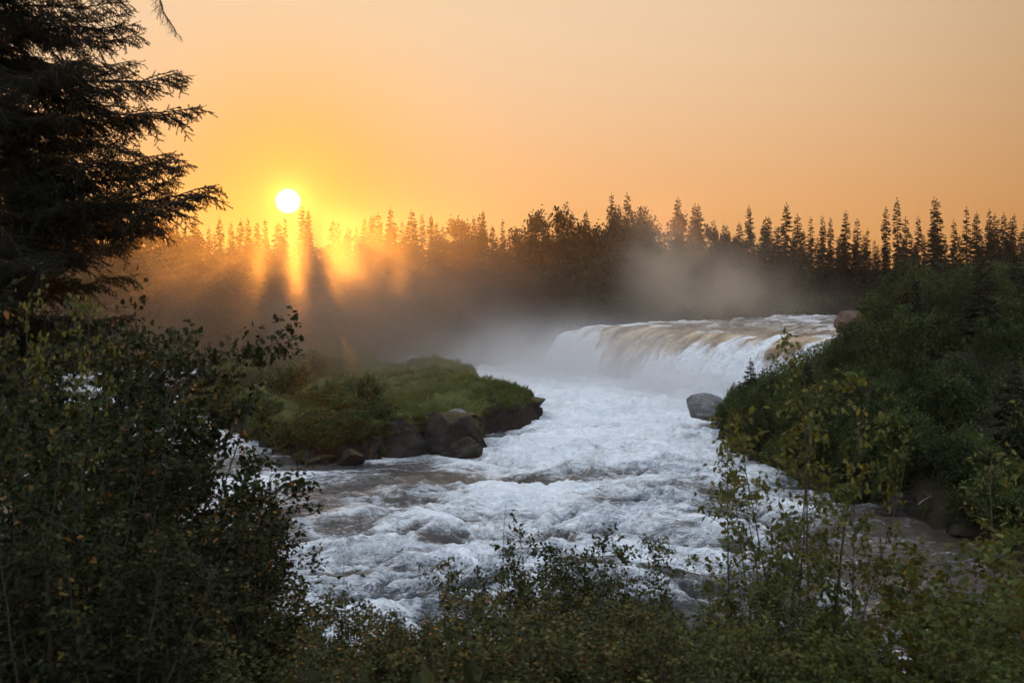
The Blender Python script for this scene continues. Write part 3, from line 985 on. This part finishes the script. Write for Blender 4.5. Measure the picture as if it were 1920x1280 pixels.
for k in range(58):
    y = 58 + 66 * (k + rnd.random()) / 58
    x = float(np.interp(y, SHORE_R[:, 1], SHORE_R[:, 0])) + rnd.uniform(.8, 4.5) + (2.5 if 104 < y < 114 else 0)
    right_plant(rnd.choice(RB), x, y, rnd.uniform(.55, .9), 'bush overhanging the waterline of the right bank', 'bush', 'bushes along the right waterline')
k = 0
while k < 205:
    y = rnd.uniform(60, 136)
    x = float(np.interp(y, SHORE_R[:, 1], SHORE_R[:, 0])) + (.6 + 44 * rnd.random() ** 1.6)
    if 960 + FPX * x / y > 2040:
        continue
    d = float(right_d(np.array([x]), np.array([y]))[0])
    if 104 < y < 114 and d < 3.2:
        continue
    r = rnd.random()
    if d < 5 or r < .54:
        right_plant(rnd.choice(RB), x, y, rnd.uniform(.5, .85) if d < 3 else rnd.uniform(.55, 1.15), 'green bush in the dense thicket of the right bank', 'bush', 'bushes of the right bank')
    elif r < .84:
        right_plant(rnd.choice(RT), x, y, rnd.uniform(.5, 1.15), 'small broadleaf tree rising from the right bank thicket', 'broadleaf tree', 'broadleaf trees of the right bank')
    else:
        right_plant(rnd.choice(RS), x, y, rnd.uniform(.7, 1.35), 'young spruce growing in the right bank thicket', 'spruce', 'young spruces of the right bank')
    k += 1


def right_named(pr, px, ytop, Yd, H0, label, cat, wide=1.0):
    x, y, zt = at(px, ytop, Yd)
    b = gz(x, y) - .2
    s = (zt - b) / H0
    pr.place((x, y, b), (s * wide, s * wide, s), px, label, cat, None)


right_named(RS[0], 1410, 676, 98, 7.0, 'small dark spruce at the left tip of the right bank above the grey boulder', 'spruce', 1.1)
right_named(RS[1], 1487, 660, 94, 7.0, 'little spruce tip before the right end of the waterfall', 'spruce', .8)
right_named(RT[0], 1690, 492, 120, 7.5, 'tall pale green broadleaf tree topping the right bank against the dark wood', 'broadleaf tree')
right_named(RT[1], 1655, 545, 116, 7.5, 'leaning broadleaf tree left of the tall one on the right bank crest', 'broadleaf tree')
right_named(RT[2], 1800, 520, 104, 7.5, 'broad dark tree on the right bank crest', 'broadleaf tree', 1.3)
right_named(RT[0], 1875, 515, 98, 7.5, 'broad dark tree on the right bank crest at the frame edge', 'broadleaf tree', 1.3)
right_named(RT[1], 1745, 535, 108, 7.5, 'olive broadleaf tree between the two tallest of the right bank crest', 'broadleaf tree', 1.2)

for px, yt, Yd, wd, lab in ((1585, 640, 108, 1.0, 'young spruce just below the reddish boulder'), (1640, 610, 106, 1.1, 'young spruce on the right bank slope below the leaning tree'),
                            (1765, 590, 96, 1.2, 'pointed young spruce halfway up the right bank'), (1835, 640, 84, 1.2, 'dark young spruce low on the right bank near the frame edge'),
                            (1905, 600, 86, 1.1, 'young spruce at the right frame edge halfway up the bank')):
    right_named(RS[int(px) % 2], px, yt, Yd, 7.0, lab, 'spruce', wd)

# ------------------------------------------------------------------ near spruce on the left
def spruce_branch(seed, L=3.0, bare=False):
    rg = np.random.default_rng(seed)
    g = Geo()
    n = 14
    tt = np.linspace(0, 1, n)
    ax = np.c_[tt * L, np.cumsum(rg.normal(size=n) * .012 * L), -.11 * L * np.sin(tt * 2.4) + .05 * L * tt ** 3 + rg.normal(size=n) * .006 * L]
    g.tube(ax, np.linspace(.032, .006, n), 6)
    P0, P1 = [], []                                       # segments that carry needles
    t = .10
    sd = 1
    while t < 1.0:
        p, d = interp_path(ax, min(t, .999))
        d = unit(d)
        sd = -sd
        l2 = L * (.10 + .27 * (1 - t) ** .8 * min(1, t * 3.5)) * rg.uniform(.6, 1.15)
        lat = np.array([-d[1], d[0], 0]) * sd
        dd_ = d * .75 + lat * .9 + np.array([0, 0, rg.uniform(-.85, .20)])
        sp = path(rg, p, dd_, l2, 5, (.1, 0, -.55 + rg.uniform(0, .7)), .10)
        g.tube(sp, np.linspace(.009, .003, 6), 3)
        for a, b in zip(sp[1:-1], sp[2:]):
            P0.append(a)
            P1.append(b)
        m = max(3, int(l2 / .048))
        for q in range(m):
            t2 = .12 + .88 * (q + rg.uniform(0, 1)) / m
            p2, d2 = interp_path(sp, min(t2, .999))
            d2 = unit(d2)
            s2 = 1 if q % 2 else -1
            lat2 = unit(np.cross(d2, np.array([0, 0, 1.]))) * s2
            l3 = rg.uniform(.06, .20) * (1.15 - .5 * t2)
            e = d2 * .7 + lat2 * .75 + np.array([0, 0, rg.uniform(-1.0, .4)])
            e = p2 + unit(e) * l3
            g.tube(np.stack([p2, e]), [.003, .0015], 3)
            P0.append(p2)
            P1.append(e)
        t += rg.uniform(.010, .017) * 3.0 / L
    P0.append(ax[-2])
    P1.append(ax[-1] + (ax[-1] - ax[-2]) * .4)
    parts = [('bark', g.mesh('branch_wood'), M_BARK)]
    if not bare:
        P0, P1 = np.array(P0), np.array(P1)
        ln = np.linalg.norm(P1 - P0, axis=1)
        cntn = np.maximum(6, (ln / .0032)).astype(int)
        idx = np.repeat(np.arange(len(P0)), cntn)
        f = rg.uniform(0, 1, len(idx))
        d = unit(P1 - P0)[idx]
        p = P0[idx] + (P1 - P0)[idx] * f[:, None]
        rad = unit(np.cross(d, rg.normal(size=(len(idx), 3))))
        tn = np.clip(rg.normal(.4, .2, len(idx)) + (rg.normal(size=len(P0)) * .12)[idx], 0, 1)
        V0 = p
        dirn = unit(d * .8 + rad)
        s = unit(np.cross(dirn, rg.normal(size=(len(idx), 3)))) * .0048
        tip = p + dirn * rg.uniform(.015, .029, len(idx))[:, None]
        Vn = np.stack([V0 - s, V0 + s, tip], 1).reshape(-1, 3)
        Fn = np.arange(len(idx) * 3).reshape(-1, 3)
        parts.append(('needles', mesh('needles', Vn, [Fn], False, {'tint': np.repeat(tn, 3)}), M_NEEDLE))
    return parts


BR = [spruce_branch(300 + k, 3.0) for k in range(5)]
BARE = spruce_branch(320, 1.5, True)
SX, SY = -7.55, 14.0
sb = gz(SX, SY)
big = _root('spruce', (SX, SY, sb - .3), 'large dark near spruce filling the left side with drooping needle branches', 'tree', None)
g = Geo()
zz = np.linspace(0, 20, 14)
g.tube(np.c_[.06 * np.sin(zz * .5), .05 * np.cos(zz * .7), zz], np.linspace(.30, .05, 14), 14)
link('trunk', g.mesh('trunk'), M_BARK, big)


def add_branch(parts, z, az, scale, pitch=0.0, roll=0.0):
    b = None
    for pn, me, mt_ in parts:
        if b is None:
            b = link('branch', me, mt_, big)
            b.location = (0, 0, z - (sb - .3))
            b.rotation_euler = (roll, pitch, az)
            b.scale = (scale, scale, scale)
        else:
            link('needles', me, mt_, b)
    return b


hero = [(372, 172, .10), (345, 120, .0), (330, 255, -.2), (316, 300, -.05), (395, 368, .05), (370, 395, -.15), (330, 330, .2), (285, 420, .1), (250, 470, -.1), (248, 525, .1), (240, 572, -.15), (205, 628, .1),
        (262, 60, .15), (255, 90, -.1), (235, 20, .1), (280, 215, .2), (180, 680, 0)]
for k, (px, py_, a) in enumerate(hero):
    x, y, z = at(px, py_, SY + a * 3)
    Lh = math.hypot(x - SX, y - SY)
    s = Lh / 3.0
    add_branch(BR[k % 5], z + .22 * Lh * rnd.uniform(.5, 1.0) * .4, math.atan2(y - SY, x - SX), s, .02 + rnd.uniform(-.08, .12), rnd.uniform(-.6, .6))
for k in range(118):
    z = 12.6 + 8.2 * (k + rnd.random()) / 118
    az = rnd.choice((rnd.uniform(-1.5, 1.5), rnd.uniform(-.9, .9)))
    Lz = np.interp(z, [12.6, 14.2, 15.2, 16.3, 17.2, 18, 20.5], [1.5, 1.6, 1.9, 2.7, 2.3, 2.5, 1.9])
    add_branch(BR[k % 5], z, az, Lz * rnd.uniform(.55, 1.04) / 3.0, rnd.uniform(-.18, .42), rnd.uniform(-.8, .8))
x, y, z = at(335, -10, SY)
dead = add_branch(BARE, z + .1, 0, 1.0, 0)
# the dead twig hangs in at the top of the picture
dead.location = (x - SX - .35, 0, z + .28 - (sb - .3))
dead.rotation_euler = (0, 1.15, .1)
dead.scale = (.62, .8, .62)

# ------------------------------------------------------------------ near shrubs
NS = {
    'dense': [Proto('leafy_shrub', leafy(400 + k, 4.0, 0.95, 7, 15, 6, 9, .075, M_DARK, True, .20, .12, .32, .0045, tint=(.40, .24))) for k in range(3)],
    'low': [Proto('leafy_shrub', leafy(410 + k, 2.0, .62, 8, 11, 5, 9, .055, M_NEAR, True, .5, .1, .24, .005, tint=(.42, .22))) for k in range(3)],
    'fine': [Proto('leafy_shrub', leafy(420 + k, 2.4, .62, 7, 16, 6, 12, .046, M_NEAR, True, .32, .1, .22, .005, tint=(.38, .22))) for k in range(2)],
    'sap': [Proto('sapling', leafy(430 + k, 4.2, .80, 4, 20, 4, 6, .075, M_SAP, True, .20, .16, .30, .0048, tint=(.5, .22))) for k in range(3)],
    'bright': [Proto('leafy_shrub', leafy(450 + k, 2.0, .66, 8, 11, 5, 9, .060, M_SAP, True, .5, .1, .24, .005, tint=(.40, .2))) for k in range(3)],
    'shoot': [Proto('sapling', leafy(440 + k, 2.2, .22, 1, 7, 1, 3, .075, M_DARK, True, .3, .35, .16, .004, tint=(.45, .25), droop=.1)) for k in range(2)],
}


def near(kind, v, px, ytop, Yd, label, wide=1.0, rz=0.0, tilt=(0, 0), name=None, cat='shrub', group=None):
    H = {'dense': 4.0, 'low': 2.0, 'bright': 2.0, 'fine': 2.4, 'sap': 4.2, 'shoot': 2.2}[kind]
    x, y, zt = at(px, ytop, Yd)
    b = gz(x, y)
    s = (zt - b) / (H * .93)
    NS[kind][v % len(NS[kind])].place((x, y, b), (s * wide, s * wide, s), rz, label, cat, group, tilt, name)


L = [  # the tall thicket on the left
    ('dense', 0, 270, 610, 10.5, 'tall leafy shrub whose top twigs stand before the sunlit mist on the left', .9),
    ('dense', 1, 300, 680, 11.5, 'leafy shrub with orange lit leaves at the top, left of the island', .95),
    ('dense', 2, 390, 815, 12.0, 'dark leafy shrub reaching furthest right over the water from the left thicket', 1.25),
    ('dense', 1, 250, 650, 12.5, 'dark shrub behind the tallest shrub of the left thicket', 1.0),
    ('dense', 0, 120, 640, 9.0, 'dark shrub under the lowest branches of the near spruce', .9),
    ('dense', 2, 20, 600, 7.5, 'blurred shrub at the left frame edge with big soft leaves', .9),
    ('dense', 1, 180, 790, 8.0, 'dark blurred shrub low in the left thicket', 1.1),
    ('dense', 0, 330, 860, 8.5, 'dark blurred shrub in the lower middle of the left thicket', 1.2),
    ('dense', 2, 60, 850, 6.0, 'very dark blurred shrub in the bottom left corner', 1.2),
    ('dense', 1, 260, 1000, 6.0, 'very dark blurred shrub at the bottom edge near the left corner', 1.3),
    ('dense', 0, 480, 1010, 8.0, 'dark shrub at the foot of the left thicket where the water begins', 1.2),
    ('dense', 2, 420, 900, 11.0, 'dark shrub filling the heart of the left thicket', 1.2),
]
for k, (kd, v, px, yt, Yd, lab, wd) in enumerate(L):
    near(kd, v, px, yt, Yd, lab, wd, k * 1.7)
near('sap', 1, 70, 575, 7.5, 'lone blurred shoot with pale leaves in front of the near spruce', .55, 1.0, name='sapling', cat='sapling')
L = [  # the shrubs along the bottom
    ('low', 0, 570, 1120, 11, 'dark small leaved shrub at the water edge beside the left thicket', 1.0),
    ('shoot', 1, 700, 1048, 9.0, 'dark upright shoot with drooping leaves before the breaking wave', 1.6),
    ('low', 1, 640, 1180, 9.0, 'low rusty leaved shrub at the bottom left of the centre', 1.2),
    ('low', 2, 790, 1180, 9.5, 'low brownish shrub between the dark shoot and the big centre shrub', 1.1),
    ('fine', 0, 930, 1045, 10.5, 'fine leaved shrub forming the left shoulder of the centre bush', .85),
    ('fine', 1, 1075, 1000, 11.0, 'fine leaved dark shrub with the tallest top in the bottom centre', .95),
    ('fine', 0, 1180, 1085, 10.5, 'fine leaved shrub forming the right shoulder of the centre bush', 1.0),
    ('fine', 1, 1005, 1045, 10.0, 'dense fine leaved shrub in the heart of the centre bush, left side', 1.0),
    ('fine', 0, 1125, 1030, 10.0, 'dense fine leaved shrub in the heart of the centre bush, right side', 1.0),
    ('fine', 1, 1060, 1090, 9.0, 'dense shrub at the front foot of the centre bush', 1.2),
    ('shoot', 0, 960, 950, 8.0, 'thin shoot with a few single leaves sticking up left of the centre top', 1.0),
    ('low', 0, 1040, 1150, 8.0, 'greenish shrub low in the bottom centre', 1.1),
    ('low', 1, 900, 1230, 7.0, 'brownish low shrub at the bottom edge left of the centre', 1.3),
    ('low', 2, 1150, 1210, 7.5, 'yellowish low shrub at the bottom edge right of the centre', 1.2),
    ('low', 0, 740, 1260, 7.0, 'dark low shrub at the bottom edge below the dark shoot', 1.3),
    ('low', 1, 560, 1250, 7.0, 'dark low shrub at the bottom edge under the left thicket', 1.3),
    ('low', 2, 1270, 1180, 10.0, 'sparse yellow green shrub between the centre bush and the tall sapling', 1.0),
]
for k, (kd, v, px, yt, Yd, lab, wd) in enumerate(L):
    near(kd, v, px, yt, Yd, lab, wd, k * 2.3, name='sapling' if kd == 'shoot' else None, cat='sapling' if kd == 'shoot' else 'shrub')
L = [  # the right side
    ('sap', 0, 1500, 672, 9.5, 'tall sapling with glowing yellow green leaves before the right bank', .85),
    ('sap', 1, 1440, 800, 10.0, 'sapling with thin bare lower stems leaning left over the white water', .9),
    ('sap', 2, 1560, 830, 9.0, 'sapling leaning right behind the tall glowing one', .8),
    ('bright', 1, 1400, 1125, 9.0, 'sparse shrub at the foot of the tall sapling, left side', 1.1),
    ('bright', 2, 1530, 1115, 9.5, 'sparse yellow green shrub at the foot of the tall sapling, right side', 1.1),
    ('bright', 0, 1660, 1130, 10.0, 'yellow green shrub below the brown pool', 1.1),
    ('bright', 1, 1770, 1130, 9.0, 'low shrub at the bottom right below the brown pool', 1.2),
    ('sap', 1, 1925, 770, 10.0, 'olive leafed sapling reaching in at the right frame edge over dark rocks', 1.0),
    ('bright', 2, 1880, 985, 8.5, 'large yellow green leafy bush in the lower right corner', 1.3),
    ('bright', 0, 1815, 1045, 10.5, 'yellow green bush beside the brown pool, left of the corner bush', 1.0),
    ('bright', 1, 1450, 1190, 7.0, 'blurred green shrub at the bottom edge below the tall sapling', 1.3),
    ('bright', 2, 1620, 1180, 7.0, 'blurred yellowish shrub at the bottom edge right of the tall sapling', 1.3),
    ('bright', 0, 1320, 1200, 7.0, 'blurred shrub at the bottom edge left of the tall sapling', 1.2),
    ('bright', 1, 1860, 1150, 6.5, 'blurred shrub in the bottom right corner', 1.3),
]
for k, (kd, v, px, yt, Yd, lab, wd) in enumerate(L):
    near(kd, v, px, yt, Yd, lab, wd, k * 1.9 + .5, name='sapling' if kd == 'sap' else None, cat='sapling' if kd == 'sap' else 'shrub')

for k in range(26):
    px = 430 + 1000 * (k + rnd.random()) / 26
    near('low' if k % 3 else 'fine', k, px, rnd.uniform(1125, 1235), rnd.uniform(6.0, 9.0), 'dark blurred shrub in the row along the bottom edge of the picture', 1.35, k * 1.3, group='shrubs along the bottom edge')

# ground cover over the near bank
rg = np.random.default_rng(91)
n = 60000
yy = rg.uniform(3, 36, n)
xx = rg.uniform(-.75, .75, n) * (yy + 4)
ok = fbm(xx * .6, yy * .6, 0, 3, 71) > .42
xx, yy = xx[ok], yy[ok]
n = len(xx)
zz = ground_h(xx, yy)
ok = zz > .4
xx, yy, zz = xx[ok], yy[ok], zz[ok]
n = len(xx)
hh = rg.uniform(0, .55, n) * fbm(xx * .4, yy * .4, 0, 3, 72) * 1.6
link('undergrowth', leaf_mesh('undergrowth', np.c_[xx, yy, zz + hh], rg.normal(size=(n, 3)) + np.array([0, 0, .3]), rg.normal(size=(n, 3)) * .6 + np.array([0, 0, 1]),
     rg.uniform(.06, .15, n), rg.uniform(.03, .08, n), np.clip(rg.normal(.4, .22, n), 0, 1), False), M_DARK, kind='stuff')


n = 60000
yy = rg.uniform(54, 125, n)
xx = np.interp(yy, SHORE_R[:, 1], SHORE_R[:, 0]) + .3 + 30 * rg.random(n) ** 1.5
zz = ground_h(xx, yy) + rg.uniform(0, 1.3, n) * fbm(xx * .3, yy * .3, 0, 3, 73) * 1.5
ok = fbm(xx * .35, yy * .35, 0, 3, 74) > .40
link('undergrowth', leaf_mesh('undergrowth', np.c_[xx, yy, zz][ok], rg.normal(size=(ok.sum(), 3)) + np.array([0, 0, .5]), rg.normal(size=(ok.sum(), 3)) * .6 + np.array([0, 0, 1]),
     rg.uniform(.18, .38, ok.sum()), rg.uniform(.10, .22, ok.sum()), np.clip(rg.normal(.42, .2, ok.sum()), 0, 1), False), M_BUSH, kind='stuff')


# ------------------------------------------------------------------ mist and haze
def volume_box(name, lo, hi, blobs, scale, contrast, g_, colour, step=1.0, stretch=(1, 1, 1), detail=4.0):
    lo, hi = np.array(lo, float), np.array(hi, float)
    c = np.array([[x, y, z] for x in (0, 1) for y in (0, 1) for z in (0, 1)], float)
    V = lo + c * (hi - lo)
    F = np.array([[0, 1, 3, 2], [4, 6, 7, 5], [0, 4, 5, 1], [2, 3, 7, 6], [0, 2, 6, 4], [1, 5, 7, 3]])
    mt, t = material(name)
    tc = t.n('ShaderNodeTexCoord').outputs['Object']
    tot = None
    for ctr, rad, amp in blobs:
        v = t.v('DIVIDE', t.v('SUBTRACT', tc, ctr), rad)
        e = t.m('MULTIPLY', t.m('EXPONENT', t.m('MULTIPLY', t.v('DOT_PRODUCT', v, v), -1.0)), amp)
        tot = e if tot is None else t.m('ADD', tot, e)
    nz = t.noise(t.v('MULTIPLY', tc, stretch), scale, detail, 0.58, 0.5)
    k = t.smooth(nz, .5 - contrast, .5 + contrast, 0.05, 1.8)
    dens = t.m('MAXIMUM', t.m('SUBTRACT', t.m('MULTIPLY', tot, k), 0.0002), 0.0)
    pv = t.n('ShaderNodeVolumePrincipled', {'Color': (*colour, 1), 'Density': dens, 'Anisotropy': g_})
    t.n('ShaderNodeOutputMaterial', {'Volume': pv.outputs[0]})
    mt.cycles.volume_step_rate = step
    return link(name, mesh(name, V, [F]), mt, None, kind='stuff')


mid = CREST0 + CT * CLEN * .5
f_ = lambda u, o, z: (*(CREST0 + CT * CLEN * u + DN * o), z)
spray = [(f_(.08, 9, 1.5), (12, 10, 5.6), .085), (f_(.32, 9, 1.5), (12, 10, 5.6), .095), (f_(.56, 9, 1.2), (11, 10, 5.2), .09), (f_(.80, 9, 1), (10, 9, 4.2), .08),
         (f_(.30, 20, .5), (18, 15, 3.0), .035), (f_(.0, 16, 1), (14, 14, 5.0), .03)]
volume_box('spray', (-34, 108, -.5), (46, 212, 14), spray, .11, .30, .25, (.96, .96, .97), .28)
drift = [((-21, 113, 13), (13, 26, 9), .0058), ((-46, 176, 22), (26, 16, 7), .0010), ((-14, 146, 11), (18, 24, 10), .0160), ((-56, 146, 10), (24, 32, 9), .0032), ((-2, 172, 9), (14, 18, 8), .0055)]
volume_box('mist', (-112, 34, -.5), (34, 206, 34), drift, .05, .19, .84, (.95, .90, .84), .3, (1, 1, 1.2))
plume = [((38, 176, 14), (9, 12, 7), .036), ((28, 176, 20), (8, 9, 8), .042), ((52, 182, 12), (12, 10, 4), .008)]
volume_box('mist_plume', (8, 146, 6), (80, 206, 34), plume, .10, .18, .6, (.95, .85, .72), .3)

lo, hi = np.array([-330, -45, -4.0]), np.array([330, 330, 48.0])
c = np.array([[x, y, z] for x in (0, 1) for y in (0, 1) for z in (0, 1)], float)
mt, t = material('haze')
pv = t.n('ShaderNodeVolumePrincipled', {'Color': (.95, .90, .84, 1), 'Density': 0.00014, 'Anisotropy': 0.80})
t.n('ShaderNodeOutputMaterial', {'Volume': pv.outputs[0]})
link('haze', mesh('haze', lo + c * (hi - lo), [np.array([[0, 1, 3, 2], [4, 6, 7, 5], [0, 4, 5, 1], [2, 3, 7, 6], [0, 2, 6, 4], [1, 5, 7, 3]])]), mt, None, kind='stuff')
